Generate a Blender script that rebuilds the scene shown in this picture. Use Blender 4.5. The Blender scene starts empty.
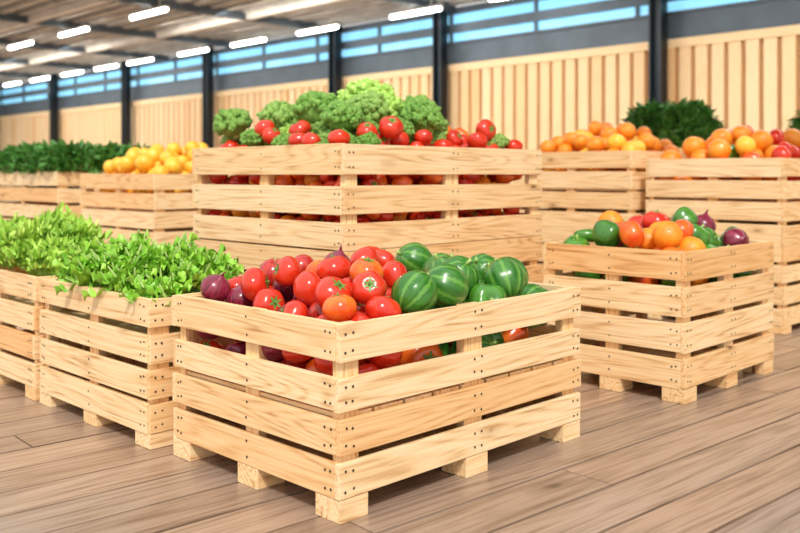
import bpy, math, random
import numpy as np
random.seed(7); rng=np.random.default_rng(7)
scene=bpy.context.scene
try:
    scene.view_settings.view_transform='Standard'
except Exception: pass
S2=math.sqrt(.5); R45=math.radians(45)

# ------------------------------------------------------------ mesh builder
class MB:
    def __init__(s):
        s.V=[];s.LV=[];s.LT=[];s.M=[];s.BC=[];s.RN=[];s.SM=[];s.n=0
    def add(s,T,rot=None,t=(0,0,0),mo=0,bc=None,rnd=0.0,smooth=True,sc=1.0):
        V,LV,LT,MI=T
        P=V*sc
        if rot is not None: P=P@rot.T
        P=P+np.asarray(t,float)
        s.V.append(P); s.LV.append(LV+s.n); s.LT.append(LT); s.M.append(MI+mo)
        s.BC.append(V if bc is None else bc); s.RN.append(np.full(len(V),rnd)); s.SM.append(np.full(len(LT),smooth))
        s.n+=len(V)
    def build(s,name,mats,loc=(0,0,0),rz=0.0,parent=None,bevel=0):
        V=np.concatenate(s.V);LV=np.concatenate(s.LV);LT=np.concatenate(s.LT)
        me=bpy.data.meshes.new(name)
        me.vertices.add(len(V)); me.vertices.foreach_set('co',V.astype(np.float32).ravel())
        me.loops.add(len(LV)); me.loops.foreach_set('vertex_index',LV.astype(np.int32))
        me.polygons.add(len(LT))
        st=np.concatenate([[0],np.cumsum(LT)[:-1]]).astype(np.int32)
        me.polygons.foreach_set('loop_start',st)
        me.polygons.foreach_set('material_index',np.concatenate(s.M).astype(np.int32))
        me.polygons.foreach_set('use_smooth',np.concatenate(s.SM))
        me.update(calc_edges=True)
        a=me.attributes.new('bc','FLOAT_VECTOR','POINT'); a.data.foreach_set('vector',np.concatenate(s.BC).astype(np.float32).ravel())
        a=me.attributes.new('rnd','FLOAT','POINT'); a.data.foreach_set('value',np.concatenate(s.RN).astype(np.float32))
        for m in mats: me.materials.append(m)
        ob=bpy.data.objects.new(name,me); scene.collection.objects.link(ob)
        ob.location=loc; ob.rotation_euler=(0,0,rz)
        if parent: ob.parent=parent
        if bevel:
            b=ob.modifiers.new('bev','BEVEL'); b.width=bevel; b.segments=2; b.limit_method='ANGLE'
        return ob
def tmpl(V,F,MI=None):
    LV=np.array([i for f in F for i in f]); LT=np.array([len(f) for f in F])
    return (np.asarray(V,float),LV,LT,np.zeros(len(F),int) if MI is None else np.asarray(MI,int))
def join(*Ts):
    V=[];LV=[];LT=[];MI=[];n=0
    for T in Ts:
        V.append(T[0]);LV.append(T[1]+n);LT.append(T[2]);MI.append(T[3]);n+=len(T[0])
    return tuple(np.concatenate(x) for x in (V,LV,LT,MI))
def xf(T,rot=None,t=(0,0,0),sc=1.0,mat=None):
    P=T[0]*sc
    if rot is not None:P=P@rot.T
    return (P+np.asarray(t,float),T[1],T[2],T[3] if mat is None else np.full(len(T[2]),mat))
def Rz(a):c,s=math.cos(a),math.sin(a);return np.array([[c,-s,0],[s,c,0],[0,0,1.]])
def Rx(a):c,s=math.cos(a),math.sin(a);return np.array([[1.,0,0],[0,c,-s],[0,s,c]])
def Ry(a):c,s=math.cos(a),math.sin(a);return np.array([[c,0,s],[0,1.,0],[-s,0,c]])
CUBEF=[(0,1,3,2),(4,6,7,5),(0,4,5,1),(2,3,7,6),(0,2,6,4),(1,5,7,3)]
def box(mb,x0,x1,y0,y1,z0,z1,mat=0,rnd=None,axis=None,rot=None,t=(0,0,0)):
    V=np.array([[x,y,z] for x in (x0,x1) for y in (y0,y1) for z in (z0,z1)],float)
    if rnd is None: rnd=random.random()
    d=[x1-x0,y1-y0,z1-z0]
    ax=int(np.argmax(d)) if axis is None else axis
    others=[i for i in range(3) if i!=ax]
    others.sort(key=lambda i:-d[i])
    C=V-V.mean(0)
    bc=np.stack([C[:,ax],C[:,others[0]],C[:,others[1]]],1)+np.array([rnd*37.0,rnd*91.0,rnd*13.0])
    mb.add(tmpl(V,CUBEF,[mat]*6),rot=rot,t=t,bc=bc,rnd=rnd,smooth=False)

# ------------------------------------------------------------ materials
def newmat(name):
    m=bpy.data.materials.new(name); m.use_nodes=True
    nt=m.node_tree; b=nt.nodes['Principled BSDF']
    return m,nt,b
def N(nt,typ,**kw):
    n=nt.nodes.new(typ)
    for k,v in kw.items(): setattr(n,k,v)
    return n
def attr(nt,name): 
    n=N(nt,'ShaderNodeAttribute'); n.attribute_name=name; return n
def math_(nt,op,a,b=None,c=None):
    n=N(nt,'ShaderNodeMath',operation=op)
    for i,v in enumerate((a,b,c)):
        if v is None: continue
        if isinstance(v,(int,float)): n.inputs[i].default_value=v
        else: nt.links.new(v,n.inputs[i])
    return n.outputs[0]
def mixc(nt,f,a,b,bt='MIX'):
    n=N(nt,'ShaderNodeMixRGB',blend_type=bt)
    for i,v in enumerate((f,a,b)):
        if isinstance(v,(int,float)): n.inputs[i].default_value=v
        elif isinstance(v,tuple): n.inputs[i].default_value=(*v,1) if len(v)==3 else v
        else: nt.links.new(v,n.inputs[i])
    return n.outputs[0]
def ramp(nt,f,stops):
    n=N(nt,'ShaderNodeValToRGB'); e=n.color_ramp.elements
    while len(e)<len(stops): e.new(.5)
    for i,(p,c) in enumerate(stops): e[i].position=p; e[i].color=(*c,1)
    nt.links.new(f,n.inputs[0]); return n.outputs[0]
TINT_PINE=[(0,(1,1,1)),(.2,(1,.94,.85)),(.4,(1,1,1)),(.6,(.95,.85,.72)),(.75,(1,.98,.95)),(.88,(.90,.70,.50)),(1,(1,1,.98))]
TINT_FLOOR=[(0,(1,1,1)),(.2,(.66,.62,.60)),(.4,(1.0,.94,.88)),(.6,(.80,.80,.80)),(.8,(1,.92,.84)),(1,(.58,.53,.50))]
def wood(name,light,mid,dark,knot,rough=.55,tints=TINT_PINE,tf=1.0,gs=1.0,bump=.15,knots=.6,spec=.4,ring=.30,fiber=1.0):
    m,nt,b=newmat(name); L=nt.links
    bc=attr(nt,'bc').outputs['Vector']; rn=attr(nt,'rnd').outputs['Fac']
    mp=N(nt,'ShaderNodeMapping'); mp.inputs['Scale'].default_value=(1.8*gs,42*gs,42*gs); L.new(bc,mp.inputs[0])
    n1=N(nt,'ShaderNodeTexNoise'); n1.inputs['Scale'].default_value=2.2; n1.inputs['Detail'].default_value=6; n1.inputs['Distortion'].default_value=.4; L.new(mp.outputs[0],n1.inputs[0])
    mp2=N(nt,'ShaderNodeMapping'); mp2.inputs['Scale'].default_value=(.8*gs,9*gs,9*gs); L.new(bc,mp2.inputs[0])
    n2=N(nt,'ShaderNodeTexNoise'); n2.inputs['Scale'].default_value=.9; n2.inputs['Detail'].default_value=1; L.new(mp2.outputs[0],n2.inputs[0])
    rg=math_(nt,'POWER',math_(nt,'MULTIPLY_ADD',math_(nt,'SINE',math_(nt,'MULTIPLY',n2.outputs[0],95.0)),.5,.5),2.0)
    f=math_(nt,'SUBTRACT',math_(nt,'MULTIPLY_ADD',math_(nt,'SUBTRACT',n1.outputs[0],.5),fiber,.74),math_(nt,'MULTIPLY',rg,ring))
    n4=N(nt,'ShaderNodeTexNoise'); n4.inputs['Scale'].default_value=2.0; L.new(bc,n4.inputs[0])
    f=math_(nt,'ADD',f,math_(nt,'MULTIPLY',math_(nt,'SUBTRACT',n4.outputs[0],.5),.3))
    col=ramp(nt,f,[(.2,dark),(.52,mid),(.82,light)])
    tint=ramp(nt,rn,tints)
    col=mixc(nt,tf,col,tint,'MULTIPLY')
    if knots:
        mp3=N(nt,'ShaderNodeMapping'); mp3.inputs['Scale'].default_value=(3.0*gs,8*gs,.01); L.new(bc,mp3.inputs[0])
        v=N(nt,'ShaderNodeTexVoronoi'); v.inputs['Scale'].default_value=1.0; L.new(mp3.outputs[0],v.inputs[0])
        n3=N(nt,'ShaderNodeTexNoise'); n3.inputs['Scale'].default_value=25; L.new(bc,n3.inputs[0])
        dd=math_(nt,'ADD',v.outputs['Distance'],math_(nt,'MULTIPLY',math_(nt,'SUBTRACT',n3.outputs[0],.5),.08))
        mr=N(nt,'ShaderNodeMapRange'); mr.inputs[1].default_value=.04; mr.inputs[2].default_value=.11; mr.inputs[3].default_value=1; mr.inputs[4].default_value=0; L.new(dd,mr.inputs[0])
        mr2=N(nt,'ShaderNodeMapRange'); mr2.inputs[1].default_value=.08; mr2.inputs[2].default_value=.26; mr2.inputs[3].default_value=.5; mr2.inputs[4].default_value=0; L.new(dd,mr2.inputs[0])
        sp=N(nt,'ShaderNodeSeparateColor'); L.new(v.outputs['Color'],sp.inputs[0])
        sel=math_(nt,'GREATER_THAN',sp.outputs[0],knots)
        col=mixc(nt,math_(nt,'MULTIPLY',mr2.outputs[0],sel),col,dark)
        col=mixc(nt,math_(nt,'MULTIPLY',math_(nt,'MULTIPLY',mr.outputs[0],sel),.9),col,knot)
    L.new(col,b.inputs['Base Color']); b.inputs['Roughness'].default_value=rough
    b.inputs['Specular IOR Level'].default_value=spec
    bp=N(nt,'ShaderNodeBump'); bp.inputs['Strength'].default_value=bump; bp.inputs['Distance'].default_value=.003
    L.new(n1.outputs[0],bp.inputs['Height']); L.new(bp.outputs[0],b.inputs['Normal'])
    return m
def skin(name,c1,c2,scale=1.5,rough=.25,bump=0,bscale=30,coat=.3,streak=False,c3=None,lo=.35,hi=.65,ribs=None):
    m,nt,b=newmat(name); L=nt.links
    bc=attr(nt,'bc').outputs['Vector']; rn=attr(nt,'rnd').outputs['Fac']
    off=N(nt,'ShaderNodeVectorMath',operation='ADD'); L.new(bc,off.inputs[0])
    cb=N(nt,'ShaderNodeCombineXYZ'); r50=math_(nt,'MULTIPLY',rn,50.0)
    for i in range(3): L.new(r50,cb.inputs[i])
    if streak:
        sx=N(nt,'ShaderNodeSeparateXYZ'); L.new(bc,sx.inputs[0])
        ang=math_(nt,'ARCTAN2',sx.outputs[1],sx.outputs[0])
        ca=N(nt,'ShaderNodeCombineXYZ'); L.new(math_(nt,'MULTIPLY',math_(nt,'COSINE',ang),5.0),ca.inputs[0]); L.new(math_(nt,'MULTIPLY',math_(nt,'SINE',ang),5.0),ca.inputs[1]); L.new(math_(nt,'MULTIPLY',sx.outputs[2],.7),ca.inputs[2])
        L.new(ca.outputs[0],off.inputs[0])
    L.new(cb.outputs[0],off.inputs[1])
    n=N(nt,'ShaderNodeTexNoise'); n.inputs['Scale'].default_value=scale; n.inputs['Detail'].default_value=3; L.new(off.outputs[0],n.inputs[0])
    col=ramp(nt,n.outputs[0],[(lo,c1),(hi,c2)])
    if c3: col=mixc(nt,math_(nt,'MULTIPLY',math_(nt,'FRACT',math_(nt,'MULTIPLY',rn,7.31)),.7),col,c3)
    if ribs:   # light wavering stripes in the rib grooves
        n5=N(nt,'ShaderNodeTexNoise'); n5.inputs['Scale'].default_value=5; n5.inputs['Detail'].default_value=2; L.new(bc,n5.inputs[0])
        st=math_(nt,'COSINE',math_(nt,'MULTIPLY_ADD',math_(nt,'SUBTRACT',n5.outputs[0],.5),2.2,math_(nt,'MULTIPLY',ang,8.0)))
        mr=N(nt,'ShaderNodeMapRange'); mr.inputs[1].default_value=-.95; mr.inputs[2].default_value=-.45; mr.inputs[3].default_value=.55; mr.inputs[4].default_value=0; L.new(st,mr.inputs[0])
        col=mixc(nt,mr.outputs[0],col,ribs)
    L.new(col,b.inputs['Base Color']); b.inputs['Roughness'].default_value=rough
    b.inputs['Coat Weight'].default_value=coat; b.inputs['Coat Roughness'].default_value=.12
    if bump:
        n2=N(nt,'ShaderNodeTexNoise'); n2.inputs['Scale'].default_value=bscale; n2.inputs['Detail'].default_value=2; L.new(off.outputs[0],n2.inputs[0])
        bp=N(nt,'ShaderNodeBump'); bp.inputs['Strength'].default_value=bump; bp.inputs['Distance'].default_value=.004; L.new(n2.outputs[0],bp.inputs['Height']); L.new(bp.outputs[0],b.inputs['Normal'])
    return m
def plain(name,c,rough=.5,metal=0,emit=None,es=0,noise=.0):
    m,nt,b=newmat(name)
    tc=N(nt,'ShaderNodeTexCoord'); n=N(nt,'ShaderNodeTexNoise'); n.inputs['Scale'].default_value=2.5; n.inputs['Detail'].default_value=4
    nt.links.new(tc.outputs['Object'],n.inputs[0])
    col=ramp(nt,n.outputs[0],[(.3,tuple(x*(1-noise) for x in c)),(.7,tuple(min(1,x*(1+noise)) for x in c))])
    nt.links.new(col,b.inputs['Base Color']); b.inputs['Roughness'].default_value=rough; b.inputs['Metallic'].default_value=metal
    if emit: b.inputs['Emission Color'].default_value=(*emit,1); b.inputs['Emission Strength'].default_value=es
    return m
M_pine=wood('pine_crate_wood',(.96,.75,.46),(.89,.61,.32),(.52,.26,.09),(.15,.055,.015),rough=.48,fiber=1.15,ring=.26,knots=.55)
M_floor=wood('floor_plank_wood',(.45,.325,.245),(.30,.205,.145),(.115,.07,.047),(.035,.018,.01),rough=.30,tints=TINT_FLOOR,gs=.6,bump=.3,spec=.6,ring=.12,knots=.8,fiber=1.5)
M_wall=wood('wall_board_wood',(.95,.73,.45),(.90,.65,.37),(.75,.50,.26),(.3,.15,.06),rough=.6,knots=0,ring=.12)
M_wallb=wood('wall_backing_shaded_wood',(.55,.34,.17),(.45,.28,.13),(.35,.2,.09),(.3,.15,.06),rough=.7,knots=0,ring=.15)  # recessed backing, gap shadow between the battens put into its darker colour
M_nail=plain('nail_dark_metal',(.06,.04,.03),.5,.6)
M_dark=plain('under_floor_dark',(.012,.009,.007),.9)
M_steel=plain('painted_steel_dark',(.012,.02,.028),.4,.3,noise=.1)
M_beam=plain('beam_grey_steel',(.09,.12,.15),.5,.2,noise=.15)
M_lbeam=plain('light_beam_paint',(.80,.75,.66),.5,.0,noise=.1)
M_ceil=plain('ceiling_deck_grey',(.24,.235,.22),.6,.1,noise=.3)
M_rib=plain('ceiling_rib_grey',(.60,.57,.51),.55,.1,noise=.2)
M_glass=plain('sky_blue_glazing',(.18,.50,.70),.15,0,(.28,.68,.95),.9,noise=.3)
M_tube=plain('fluorescent_tube_glow',(1,1,1),.4,0,(1,.99,.95),14)
M_tomato=skin('tomato_skin',(.55,.015,.008),(.76,.045,.010),1.2,.24,coat=.3,c3=(.72,.04,.012))
M_tomor=skin('ripening_tomato_skin',(.85,.08,.01),(.9,.2,.02),1.0,.24,coat=.3)
M_green=skin('calyx_green',(.10,.22,.03),(.18,.34,.06),3,.5,coat=0)
M_apple=skin('apple_skin',(.42,.012,.015),(.66,.07,.03),1.0,.24,coat=.35,streak=True,lo=.4,hi=.8)
M_onion=skin('red_onion_skin',(.12,.008,.025),(.32,.025,.06),1.0,.30,coat=.3,streak=True)
M_orange=skin('orange_peel',(.92,.25,.01),(.98,.36,.02),1.2,.38,bump=.35,bscale=28,coat=.15)
M_mandarin=skin('mandarin_peel',(1.0,.42,.02),(1.0,.56,.05),1.2,.38,bump=.3,bscale=28,coat=.15,c3=(1.0,.62,.06))
M_pepper=skin('green_pepper_skin',(.04,.19,.015),(.11,.36,.03),1.3,.22,coat=.45,c3=(.025,.12,.015))
M_squash=skin('green_melon_skin',(.018,.12,.012),(.06,.25,.022),1.2,.3,bump=.15,bscale=10,coat=.3,streak=True,lo=.35,hi=.75,c3=(.04,.20,.018),ribs=(.20,.46,.07))
M_stem=skin('stem_light_green',(.26,.42,.08),(.45,.60,.18),3,.5,coat=0)
M_broc=skin('broccoli_floret',(.07,.24,.025),(.24,.46,.07),6,.6,bump=.9,bscale=22,coat=0,c3=(.36,.54,.13))
M_broc2=skin('curly_lettuce_bright',(.28,.54,.07),(.55,.78,.18),5,.5,bump=.6,bscale=18,coat=0)
M_leaf=skin('leaf_light_green',(.24,.54,.03),(.48,.80,.10),3,.4,coat=.05,c3=(.15,.42,.03))
M_lett=skin('lettuce_frilly_green',(.34,.60,.05),(.64,.86,.17),3,.45,coat=.0,c3=(.25,.54,.05))
M_herb=skin('dark_herb_green',(.05,.20,.03),(.14,.38,.06),3,.5,coat=0,c3=(.04,.15,.02))

# ------------------------------------------------------------ produce templates
def sphere(nu=20,nv=13):
    V=[[0,0,1.]];F=[]
    for j in range(1,nv):
        th=math.pi*j/nv
        for i in range(nu):
            ph=2*math.pi*i/nu; V.append([math.sin(th)*math.cos(ph),math.sin(th)*math.sin(ph),math.cos(th)])
    V.append([0,0,-1.])
    for i in range(nu): F.append((0,1+i,1+(i+1)%nu))
    for j in range(nv-2):
        for i in range(nu):
            a=1+j*nu+i;b=1+j*nu+(i+1)%nu; F.append((a,a+nu,b+nu,b))
    o=1+(nv-2)*nu; e=len(V)-1
    for i in range(nu): F.append((o+i,e,o+(i+1)%nu))
    return np.array(V),F
def tube(pts,rads,n=6,mat=0):
    pts=np.asarray(pts,float);V=[];F=[]
    for k,p in enumerate(pts):
        d=pts[min(k+1,len(pts)-1)]-pts[max(k-1,0)]; d/=np.linalg.norm(d)+1e-9
        a=np.cross(d,[.3,.9,.2]); a/=np.linalg.norm(a); b=np.cross(d,a)
        for i in range(n):
            t=2*math.pi*i/n; V.append(p+rads[k]*(a*math.cos(t)+b*math.sin(t)))
    for k in range(len(pts)-1):
        for i in range(n):
            F.append((k*n+i,k*n+(i+1)%n,(k+1)*n+(i+1)%n,(k+1)*n+i))
    F.append(tuple(range(n))[::-1]); F.append(tuple((len(pts)-1)*n+i for i in range(n)))
    return tmpl(V,F,[mat]*len(F))
def star(zc,n=6,rad=.5,lift=.08,mat=1,w=.09):
    V=[];F=[]
    for k in range(n):
        a=2*math.pi*k/n+random.uniform(-.15,.15); l=rad*random.uniform(.8,1.1)
        ca,sa=math.cos(a),math.sin(a)
        def P(r,s,z): return [r*ca-s*sa,r*sa+s*ca,zc+z]
        o=len(V)
        V+=[P(.0,-w*.5,0),P(.0,w*.5,0),P(l*.4,-w,lift*.6),P(l*.4,w,lift*.6),P(l*.75,-w*.5,lift),P(l*.75,w*.5,lift),P(l,0,lift*random.uniform(-.5,2.5))]
        F+=[(o,o+2,o+3,o+1),(o+2,o+4,o+5,o+3),(o+4,o+6,o+5)]
    return tmpl(V,F,[mat]*len(F))
def fruit(kind):
    V,F=sphere(40 if kind=='squash' else 28 if kind=='pepper' else 22,14)
    x,y,z=V[:,0].copy(),V[:,1].copy(),V[:,2].copy()
    rho=np.hypot(x,y); ph=np.arctan2(y,x)
    if kind=='tomato':
        k=1+.045*np.cos(5*ph+random.random())*rho*(z>-.3); x*=k;y*=k
        z=z*.84-.20*np.exp(-(rho/.28)**2)*(z>0)
        T=tmpl(np.stack([x,y,z],1),F); return join(T,star(.69,6,.52,.06),tube([[0,0,.62],[.02,0,.78],[.06,.02,.9]],[.07,.05,.06],6,1))
    if kind=='apple':
        k=1-.08*(z<0)*z*z; x*=k;y*=k
        z=z*.92-.30*np.exp(-(rho/.25)**2)*(z>0)+.12*np.exp(-(rho/.2)**2)*(z<0)
        return join(tmpl(np.stack([x,y,z],1),F),tube([[0,0,.6],[.03,0,.85],[.1,.03,1.08]],[.035,.03,.045],5,1))
    if kind=='onion':
        z=z*.88+.32*np.exp(-(rho/.17)**2)*(z>0)-.08*np.exp(-(rho/.2)**2)*(z<0)
        return join(tmpl(np.stack([x,y,z],1),F),tube([[0,0,1.1],[.02,0,1.25],[.08,.02,1.42]],[.09,.06,.03],6,0))
    if kind=='orange':
        z=z*.96-.06*np.exp(-(rho/.15)**2)*(z>0)
        return join(tmpl(np.stack([x,y,z],1),F),star(.89,5,.15,.02,1,.04),tube([[0,0,.85],[0,0,.93]],[.05,.04],6,1))
    if kind=='pepper':
        k=1+.10*np.cos(4*ph)*np.sqrt(rho); x*=k;y*=k
        tap=1-.12*(-z); x*=tap;y*=tap
        z=z*1.05-.32*np.exp(-(rho/.33)**2)*(z>0)+.2*np.exp(-(rho/.3)**2)*(z<0)
        return join(tmpl(np.stack([x,y,z],1)*.97,F),star(.74,5,.3,.0,1,.1),tube([[0,0,.68],[.03,0,.9],[.12,.03,1.12]],[.10,.07,.09],7,1))
    if kind=='squash':   # round ribbed green melon
        k=1+.035*np.cos(8*ph)*rho; x*=k;y*=k
        z=z*1.08-.14*np.exp(-(rho/.25)**2)*(z>0)
        return join(tmpl(np.stack([x,y,z],1)*.98,F),star(.93,5,.2,-.02,1,.06),tube([[0,0,.85],[.03,0,1.04],[.12,.03,1.20]],[.12,.08,.10],7,1))
    if kind=='cuke':
        k=1+.03*np.cos(7*ph)*rho; x=x*.62*k;y=y*.62*k; z=z*1.7; x=x+.12*z*z*.3
        return join(tmpl(np.stack([x,y,z],1)*.95,F),tube([[.1,0,1.55],[.14,0,1.75]],[.07,.06],6,1))
def lump_head(n=70,seed=0,spread=.95,lr=.24):
    r=np.random.default_rng(seed); V,F=sphere(7,5); base=tmpl(V,F); Ts=[]
    for i in range(n):
        zz=1-1.35*(i+.5)/n; ph=i*2.39996+r.uniform(-.2,.2); rr=math.sqrt(max(0,1-zz*zz))
        R=spread*(1+r.uniform(-.12,.14))
        s=lr*r.uniform(.7,1.2)
        Ts.append(xf(base,Rx(r.uniform(0,3)),(rr*math.cos(ph)*R,rr*math.sin(ph)*R,zz*R*.8),s))
        for q in range(5):
            d=r.normal(size=3); d/=np.linalg.norm(d)
            Ts.append(xf(base,None,np.array([rr*math.cos(ph)*R,rr*math.sin(ph)*R,zz*R*.8])+d*s*.85,s*.45))
    Ts.append(xf(tmpl(*sphere(12,8)),None,(0,0,-.05),np.array([.9,.9,.7])))
    Ts.append(tube([[0,0,-.9],[0,0,-.6],[0,0,0]],[.26,.28,.5],8,1))
    return join(*Ts)
def leaf(L=1.,W=.3,bend=.9,ruf=.12,freq=9,seed=0,nu=9,nv=6,belly=.6):
    r=np.random.default_rng(seed);V=[];F=[];p1,p2=r.uniform(0,6,2)
    x=0;z=0;ang=bend*.9
    pts=[]
    for i in range(nu+1):
        pts.append((x,z,ang)); x+=L/nu*math.cos(ang); z+=L/nu*math.sin(ang); ang-=bend*1.6/nu
    for i,(px,pz,pa) in enumerate(pts):
        u=i/nu; w=W*(math.sin(math.pi*min(1,u**belly*.94+.05)))+.012
        for j in range(nv+1):
            v=2*j/nv-1; rr=ruf*abs(v)**1.5*math.sin(freq*u*2+(p1 if v>0 else p2))*(.3+u)
            up=rr+ W*.35*v*v
            V.append([px-math.sin(pa)*up*1,v*w*(1+.15*math.sin(freq*3*u+p1)),pz+math.cos(pa)*up])
    for i in range(nu):
        for j in range(nv):
            a=i*(nv+1)+j; F.append((a,a+nv+1,a+nv+2,a+1))
    return tmpl(V,F)
TM={k:[fruit(k) for _ in range(3)] for k in('tomato','apple','onion','orange','pepper','squash','cuke')}
BROC=[lump_head(60,s) for s in range(3)]
CURL=[lump_head(85,10+s,1.0,.19) for s in range(2)]
LEAVES=[leaf(1,.19,random.uniform(.3,1.0),.12,9,s,12,6) for s in range(6)]
FRIL=[leaf(1,.48,random.uniform(.6,1.3),.20,15,20+s,18,8) for s in range(6)]
TINY=[leaf(1,.28,random.uniform(.2,.9),.05,3,40+s,3,2) for s in range(4)]
KM={'tomato':[M_tomato,M_green],'tomor':[M_tomor,M_green],'apple':[M_apple,M_stem],'onion':[M_onion,M_stem],'orange':[M_orange,M_green],
    'mandarin':[M_mandarin,M_green],'pepper':[M_pepper,M_stem],'squash':[M_squash,M_stem],'cuke':[M_pepper,M_stem],'broc':[M_broc,M_stem],'curl':[M_broc2,M_stem]}
KT={'tomor':'tomato','mandarin':'orange'}
KN={'tomato':'tomatoes','tomor':'ripening_tomatoes','apple':'apples','onion':'red_onions','orange':'oranges','mandarin':'mandarins','pepper':'green_peppers','squash':'green_melons','cuke':'cucumbers','broc':'broccoli_heads','curl':'curly_lettuces'}

# ------------------------------------------------------------ crates
def nail(mb,p,axis):
    n=7;r=.0045;V=[];h=.0015
    for k in (0,1):
        for i in range(n):
            t=2*math.pi*i/n;a,b=r*math.cos(t),r*math.sin(t)
            if axis=='y': V.append([p[0]+a,p[1]-(h*k),p[2]+b])
            else: V.append([p[0]-(h*k),p[1]-a,p[2]+b])
    F=[(i,(i+1)%n,n+(i+1)%n,n+i) for i in range(n)]+[tuple(n+i for i in range(n))]
    mb.add(tmpl(V,F,[1]*len(F)),smooth=False)
def crate(corner,Lx,Ly,slats,foot=.065,z0=0.,deck=None,rot=R45,nails=True,name='wooden_crate',mid=True):
    mb=MB(); t=.02; H=slats[-1][1]; zb=slats[0][0]
    J=lambda s=.0015: random.uniform(-s,s)
    for (a,b) in slats:
        for yy in (0,Ly-t):
            e=J(.004); box(mb,-.0+e,Lx+e,yy+J(),yy+t,a+J(.003),b+J(.003),axis=0)
        for xx in (0,Lx-t):
            box(mb,xx+J()-.001,xx+t,t+.001,Ly-t-.001,a+J(.003),b+J(.003),axis=1)
        if nails:
            for zz in (a+(b-a)*.25,a+(b-a)*.75):
                for xx in (.022,.05,Lx*.5-.015,Lx*.5+.02,Lx-.05,Lx-.022):
                    nail(mb,(xx+J(.003),-.001,zz+J(.004)),'y')
                for yy in (t+.02,t+.045,Ly*.5,Ly-t-.04,Ly-t-.02):
                    nail(mb,(-.002,yy+J(.003),zz+J(.004)),'x')
    pw,pt=.07,.035
    for xx in (t,Lx-t-pw):
        for yy in (t,Ly-t-pt): box(mb,xx,xx+pw,yy,yy+pt,zb,H-.004,axis=2)
    if mid:
        for yy in (t,Ly-t-pt): box(mb,Lx*.5-.045,Lx*.5+.045,yy,yy+pt,zb,H-.004,axis=2)
        for xx in (t,Lx-t-pt): box(mb,xx,xx+pt,Ly*.5-.035,Ly*.5+.035,zb,H-.004,axis=2)
    for zz in ([zb+.002]+([deck] if deck else [])):
        n=max(3,int(Lx/.13)); w=(Lx-2*t)/n
        for i in range(n): box(mb,t+i*w+.006,t+(i+1)*w-.006,t+.001,Ly-t-.001,zz,zz+.014,axis=1)
    if foot>0:
        fw=.11
        for xx in (0.002,Lx/2-fw/2,Lx-fw-.002):
            for yy in (.002,Ly/2-fw/2,Ly-fw-.002):
                box(mb,xx,xx+fw,yy,yy+fw,0,foot,axis=0)
    return mb.build(name,[M_pine,M_nail],(corner[0],corner[1],z0),rot,bevel=.0025)
def even(n,foot,H,gap):
    p=(H-foot+gap)/n; return [(foot+i*p,foot+(i+1)*p-gap) for i in range(n)]

def pack(Lx,Ly,z0,rim,bulge,rfun,seed,K=40,m=.028,squeeze=.94,power=4):
    r_=np.random.default_rng(seed); P=np.zeros((0,3));R=np.zeros(0);out=[];fail=0
    for it in range(3000):
        best=None
        for k in range(K):
            u,v=r_.random(2); r=rfun(u*Lx,v*Ly,r_)
            a=m+r+u*(Lx-2*m-2*r); b=m+r+v*(Ly-2*m-2*r); z=z0+r
            if len(R):
                d2=(P[:,0]-a)**2+(P[:,1]-b)**2; s=((R+r)*squeeze)**2
                k_=d2<s
                if k_.any(): z=max(z,(P[k_,2]+np.sqrt(s[k_]-d2[k_])).max())
            uu=abs(2*a/Lx-1);vv=abs(2*b/Ly-1)
            dome=rim+bulge*(1-uu**power)*(1-vv**power)
            c=z+r-dome
            if best is None or c<best[0]: best=(c,a,b,z,r)
        if best[0]>0.015:
            fail+=1
            if fail>6: break
            continue
        c,a,b,z,r=best
        P=np.vstack([P,[a,b,z]]);R=np.append(R,r);out.append((a,b,z,r))
    return out
def fill(items,kfun,corner,z0=0,rot=R45,extra=()):
    mbs={}; lst=[(a,b,z,r,kfun(a,b,z,r)) for (a,b,z,r) in items]+list(extra)
    for (a,b,z,r,k) in lst:
        mb=mbs.setdefault(k,MB())
        if k in('broc','curl'):
            T=random.choice(BROC if k=='broc' else CURL); rm=Rz(random.uniform(0,6))@Rx(random.uniform(-.5,.5))@Ry(random.uniform(-.4,.4)); sc=r*1.12
        elif k=='cuke':
            T=random.choice(TM['cuke']); rm=Rz(random.uniform(0,6.28))@Rx(math.pi/2+random.uniform(-.25,.25)); sc=r*.85
        elif k=='squash':
            T=random.choice(TM['squash']); rm=Rz(random.uniform(0,6.28))@Rx(random.uniform(.4,1.6)); sc=r*1.02
        else:
            T=random.choice(TM[KT.get(k,k)]); rm=Rz(random.uniform(0,6.28))@Rx(random.uniform(0,1.5))@Rz(random.uniform(0,6.28)); sc=r*1.02
        mb.add(T,rm,(a,b,z),rnd=random.random(),sc=sc)
    for k,mb in mbs.items(): mb.build(KN[k],KM[k],(corner[0],corner[1],z0),rot)

# ---- front crate
C1=(-.171,2.558)
crate(C1,1.215,.904,[(.065,.170),(.192,.292),(.318,.415),(.460,.57)],.065,deck=.29)
def k1(a,b,z,r):
    d=a-b
    if r>.068:
        if z<.46 and random.random()<.3: return 'tomor'
        return 'squash' if random.random()<.85 else 'pepper'
    if d<-.38 : return random.choice(['onion','apple','onion','tomato'])
    if d<-.1 : return random.choice(['apple','tomato','tomato','onion','tomor'])
    return random.choice(['tomato']*6+['apple']+(['tomor','tomor'] if z<.5 else ['tomato','tomor']))
it=pack(1.215,.904,.305,.60,.13,lambda a,b,r:(r.uniform(.074,.086) if a-b>.24 else r.uniform(.053,.064)),21,K=70)
fill(it,k1,C1)
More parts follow.
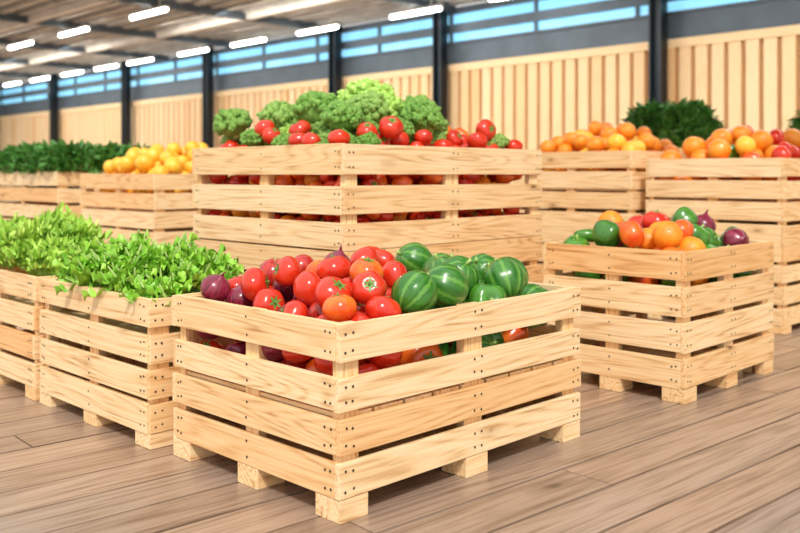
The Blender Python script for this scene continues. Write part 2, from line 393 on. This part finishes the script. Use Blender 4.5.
# ---- stacked crates behind
C2=(-.242,3.95)
crate(C2,1.46,1.235,even(4,.05,.655,.03),.05)
crate(C2,1.46,1.235,[(.005,.125),(.163,.29),(.34,.48)],0,z0=.655,deck=.02)
it=pack(1.46,1.235,.70-.655,.52,.14,lambda a,b,r:r.uniform(.048,.060),12,K=30,power=3)
def k2(a,b,z,r):
    e=min(a,b)
    if z+r>.47:
        if a>1.05: return random.choice(['tomato','tomato','tomor','broc'])
        return random.choice(['tomato','broc','tomato']) if e<.22 else random.choice(['broc','broc','broc','tomato','curl'])
    return random.choice(['tomato']*4+['tomor']*4+['orange'])
ex=[(.14,1.06,.61,.08,'broc'),(.62,.50,.70,.13,'curl'),(.35,.60,.66,.10,'broc'),(.9,.42,.66,.10,'broc'),(.25,.3,.61,.08,'broc'),(.75,.25,.63,.085,'broc'),(.3,.85,.63,.09,'broc'),(.45,.35,.66,.09,'broc'),(.12,.75,.57,.055,'tomato'),(.4,.12,.57,.06,'tomato'),(1.15,.15,.58,.06,'tomato')]
fill(it,k2,C2,z0=.655,extra=ex)
# ---- right crate
C4=(1.234,3.887)
crate(C4,.93,.75,even(4,.065,.66,.03),.065,deck=.42,mid=True)
def k4(a,b,z,r):
    d=a-b
    if z<.55: return random.choice(['orange','tomor','pepper'])
    if d<-.22: return random.choice(['cuke','pepper','tomato','orange'])
    if d>.24: return random.choice(['pepper','pepper','pepper','onion'])
    return random.choice(['orange','orange','orange','tomor']) if a+b<.8 else random.choice(['tomato','onion','tomato'])
it=pack(.93,.75,.44,.69,.13,lambda a,b,r:r.uniform(.062,.08),13,K=60)
fill(it,k4,C4)
# ---- left crates with leafy greens
C5=(-.905,3.25); C6=(-.905-.70,3.25+.70)
sl5=[(.055,.160),(.182,.285),(.31,.41),(.44,.545)]
crate(C5,.46,.95,sl5,.055,deck=.38); crate(C6,.46,.95,sl5,.055,deck=.38)
def leafheap(name,corner,clumps,temps,mat,n=46,L0=.16,L1=.26,rot=R45,stems=True,flat=.5):
    mb=MB()
    for (a,b,zc,s) in clumps:
        for i in range(n):
            az=random.uniform(0,6.28); el=random.uniform(-.15,1.35); L=random.uniform(L0,L1)*s
            rm=Rz(az)@Ry(-el*flat)@Rx(random.uniform(-.7,.7))
            st=np.array([a+random.uniform(-.05,.05),b+random.uniform(-.05,.05),zc+random.uniform(-.05,.03)])
            mb.add(random.choice(temps),rm,st,rnd=random.random(),sc=L)
            if stems and i%2==0:
                d=rm@np.array([1,0,.5]); mb.add(tube([st-d*.05,st+d*L*.3,st+d*L*.75+np.array([0,0,.01])],[.008,.007,.003],5,1),rnd=random.random())
    return mb.build(name,[mat,M_stem],(corner[0],corner[1],0),rot)
cl=[(.12,.10,.52,.85),(.14,.34,.55,1),(.13,.58,.55,1),(.14,.82,.52,.9),(.3,.12,.56,.95),(.34,.28,.58,.95),(.3,.45,.59,1),(.3,.7,.58,1),(.22,.33,.61,.8),(.24,.55,.61,.8),(.22,.8,.57,.8)]
leafheap('leafy_green_bunches',C5,cl,LEAVES,M_leaf,80,.11,.19)
cl=[(.13,.10,.57,.8),(.14,.3,.60,1),(.13,.5,.60,1),(.13,.75,.59,1),(.3,.2,.63,.9),(.3,.45,.66,1),(.3,.8,.62,1)]
leafheap('frilly_lettuce_heads',C6,cl,FRIL,M_lett,75,.10,.16,stems=False,flat=1.0)
# ---- back left: mandarins and herbs
C7=(-1.72,6.3); crate(C7,1.0,1.15,even(7,.06,1.0,.025),.06,deck=.72,nails=False)
fill(pack(1.0,1.15,.74,1.03,.24,lambda a,b,r:r.uniform(.055,.068),14,K=25,power=2.5),lambda *a:'mandarin',C7)
C8=(-2.80,7.35); crate(C8,1.0,1.5,even(7,.06,1.02,.025),.06,deck=.8,nails=False)
def herbs(name,corner,cl,n=700,rot=R45,L=.07,z0=0):
    mb=MB()
    for (a,b,zc,rx,rz_) in cl:
        for i in range(n):
            d=rng.normal(size=3); d/=np.linalg.norm(d); d[2]=abs(d[2]); k=rng.uniform(.55,1.0)
            p=np.array([a,b,zc])+d*k*np.array([rx,rx,rz_])
            az=math.atan2(d[1],d[0])+rng.uniform(-1,1)
            mb.add(random.choice(TINY),Rz(az)@Ry(-rng.uniform(-.4,1.2))@Rx(rng.uniform(-.8,.8)),p,rnd=random.random(),sc=L*rng.uniform(.7,1.3))
            if i%12==0: mb.add(tube([[a,b,zc-.08],p*.5+np.array([a,b,zc])*.5,p],[.006,.005,.003],4,1))
    return mb.build(name,[M_herb,M_stem],(corner[0],corner[1],z0),rot)
herbs('dark_herb_bunches',C8,[(x,y,1.0,.24,.22) for x in (.2,.55,.85) for y in (.18,.5,.8,1.1,1.35)],500,L=.09)
# ---- back right stacks
C9=(2.39,5.58)
crate(C9,1.1,.96,even(4,.05,.56,.025),.05,nails=False); crate(C9,1.1,.96,even(4,.0,.54,.025),0,z0=.56,deck=.25,nails=False)
def k9(a,b,z,r):
    d=a-b
    if d>.1: return random.choice(['tomato','orange','tomato'])
    return random.choice(['orange']*12+['mandarin','tomor','pepper'])
fill(pack(1.1,.96,.27,.57,.21,lambda a,b,r:r.uniform(.065,.09),15,K=30,power=3),k9,C9,z0=.56,extra=[])
C10=(1.628,6.3)
crate(C10,1.0,1.05,even(4,.05,.6,.025),.05,nails=False); crate(C10,1.0,1.05,even(4,.0,.565,.025),0,z0=.6,deck=.28,nails=False)
fill(pack(1.0,1.05,.3,.58,.24,lambda a,b,r:r.uniform(.058,.075),16,K=30,power=3),lambda *a:random.choice(['orange']*5+['mandarin']*2),C10,z0=.6)
C11=(2.42,7.5)
crate(C11,.8,.8,even(8,.05,1.22,.025),.05,deck=1.0,nails=False)
herbs('leafy_herb_bunches',C11,[(x,y,1.24,.2,.36) for x in (.2,.5) for y in (.2,.5)],900,L=.085)
C12=(4.0,7.0)
crate(C12,1.0,1.1,even(8,.05,1.1,.025),.05,deck=.9,nails=False)
herbs('leafy_herb_bunches',C12,[(x,y,1.18,.26,.38) for x in (.25,.6) for y in (.3,.8)],700,L=.09)

# ------------------------------------------------------------ floor
mb=MB(); w=.205; fa=math.radians(41.5); FR=Rz(fa)
for i in range(-52,148):
    y0=i*w; x=-14+random.uniform(0,2.4)
    while x<46:
        l=random.choice([1.8,2.4,3.0]); 
        box(mb,x+.003,x+l-.003,y0+.006,y0+w-.006,-.03,random.uniform(-.0015,0),axis=0,rot=FR,t=(0,-1,0)); x+=l
V=np.array([[-14,-11,-.03],[48,-11,-.03],[48,31,-.03],[-14,31,-.03]])
mb.add(tmpl(V,[(0,1,2,3)],[1]),rot=FR,t=(0,-1,0),smooth=False)
mb.build('floor',[M_floor,M_dark])
# ------------------------------------------------------------ back wall (runs along the crates' left direction)
XW=12.23; Y0,Y1=-10,44
mb=MB()
box(mb,XW+.07,XW+.12,Y0,Y1,0,2.95,1,axis=1)
y=Y0
while y<Y1:
    box(mb,XW,XW+.07,y,y+.18,.0,2.86,0,axis=2); y+=.25
box(mb,XW-.03,XW+.16,Y0,Y1,2.86,2.99,0,axis=1,rnd=.1)
box(mb,XW-.01,XW+.16,Y0,Y1,0,.2,0,axis=1)
mb.build('wall_back',[M_wall,M_wallb],(0,0,0),R45)
mb=MB()
box(mb,XW+.02,XW+.12,Y0,Y1,2.99,3.38,0); box(mb,XW-.02,XW+.14,Y0,Y1,3.56,3.72,0); box(mb,XW-.02,XW+.14,Y0,Y1,3.9,4.02,0); box(mb,XW-.02,XW+.1,Y0,Y1,3.36,3.40,0)
yy=Y0
while yy<Y1: box(mb,XW-.01,XW+.1,yy,yy+.05,3.38,3.95,0); yy+=1.9
mb.build('trim_1',[M_beam],(0,0,0),R45)
mb=MB(); box(mb,XW+.05,XW+.07,Y0,Y1,3.38,3.62,0); box(mb,XW+.05,XW+.07,Y0,Y1,3.68,3.92,0)
mb.build('window_1',[M_glass],(0,0,0),R45)
for px in (875,658,440,335,208,126,54,-6):
    Y=17.0/(1+(px-400)/898); yl=(2*Y-17.0)*S2; xl=17.0*S2
    m2=MB(); h=.10
    box(m2,xl-h,xl+h,yl-h,yl-h+.03,0,4.1); box(m2,xl-h,xl+h,yl+h-.03,yl+h,0,4.1); box(m2,xl-.015,xl+.015,yl-h,yl+h,0,4.1)
    box(m2,xl-h-.04,xl+h+.04,yl-h-.04,yl+h+.04,0,.02)
    m2.build('steel_column',[M_steel],(0,0,0),R45)
# ceiling
mb=MB(); box(mb,4.5,XW+.3,Y0,Y1,4.12,4.18,0)
x=4.5
while x<XW: box(mb,x,x+.12,Y0,Y1,4.05,4.125,1); x+=.36
mb.build('ceiling',[M_ceil,M_rib],(0,0,0),R45)
mb=MB()
for x in (7.2,9.97): box(mb,x,x+.12,Y0,Y1,3.93,4.08,0)
mb.build('trim_2',[M_lbeam],(0,0,0),R45)
mb=MB(); y=Y0+1
while y<Y1: box(mb,4.5,XW,y,y+.12,3.93,4.07,0); y+=3.3
mb.build('trim_3',[M_beam],(0,0,0),R45)
def lamp(x,y):
    m=MB(); T=tube([[x,y-.6,3.84],[x,y+.6,3.84]],[.035,.035],10,0); m.add(T)
    box(m,x-.05,x+.05,y-.64,y+.64,3.87,3.91,1); box(m,x-.01,x+.01,y-.4,y-.38,3.91,4.06,1); box(m,x-.01,x+.01,y+.38,y+.4,3.91,4.06,1)
    m.build('fluorescent_lamp',[M_tube,M_rib],(0,0,0),R45)
for px in (520,415,317,248,193,140,106,72,40,12):
    Y=16.12/(1+(px-400)/898); lamp(11.4,(2*Y-16.12)*S2)
for px in (245,150,75,22,-20):
    Y=11.5/(1+(px-400)/898); lamp(8.1,(2*Y-11.5)*S2)

# ------------------------------------------------------------ light
wd=bpy.data.worlds.new('world'); scene.world=wd; wd.use_nodes=True
nt=wd.node_tree; bg=nt.nodes['Background']
tc=N(nt,'ShaderNodeTexCoord'); sx=N(nt,'ShaderNodeSeparateXYZ'); nt.links.new(tc.outputs['Generated'],sx.inputs[0])
c=ramp(nt,math_(nt,'MULTIPLY_ADD',sx.outputs[2],.5,.5),[(.4,(.72,.67,.62)),(.55,(1,.985,.96)),(1,(.95,.97,1))])
nt.links.new(c,bg.inputs[0]); bg.inputs[1].default_value=1.12
def sun(n,e,ang,rot,col):
    l=bpy.data.lights.new(n,'SUN'); l.energy=e; l.angle=math.radians(ang); l.color=col
    o=bpy.data.objects.new(n,l); scene.collection.objects.link(o); o.rotation_euler=rot; o.location=(0,0,9); return o
sun('sun',2.8,8,(math.radians(42),0,math.radians(4)),(1,.955,.88))
for yc in (2,12,24):  # added fill area lights without fixtures, brightening the back wall
    l=bpy.data.lights.new('wall_fill_light','AREA'); l.shape='RECTANGLE'; l.size=3.5; l.size_y=9; l.energy=540; l.color=(1,.97,.92)
    o=bpy.data.objects.new('wall_fill_light',l); scene.collection.objects.link(o)
    xx,yy=9.2,yc; o.location=(xx*S2-yy*S2,xx*S2+yy*S2,3.9); o.rotation_euler=(0,math.radians(-25),R45)
# ------------------------------------------------------------ camera
cd=bpy.data.cameras.new('camera'); co=bpy.data.objects.new('camera',cd); scene.collection.objects.link(co)
co.location=(0,0,1.0); co.rotation_euler=(math.radians(90),0,0)
cd.lens=36*898/800; cd.sensor_width=36; cd.shift_y=-92.5/800
cd.dof.use_dof=True; cd.dof.focus_distance=3.0; cd.dof.aperture_fstop=2.4; cd.clip_end=300
scene.camera=co
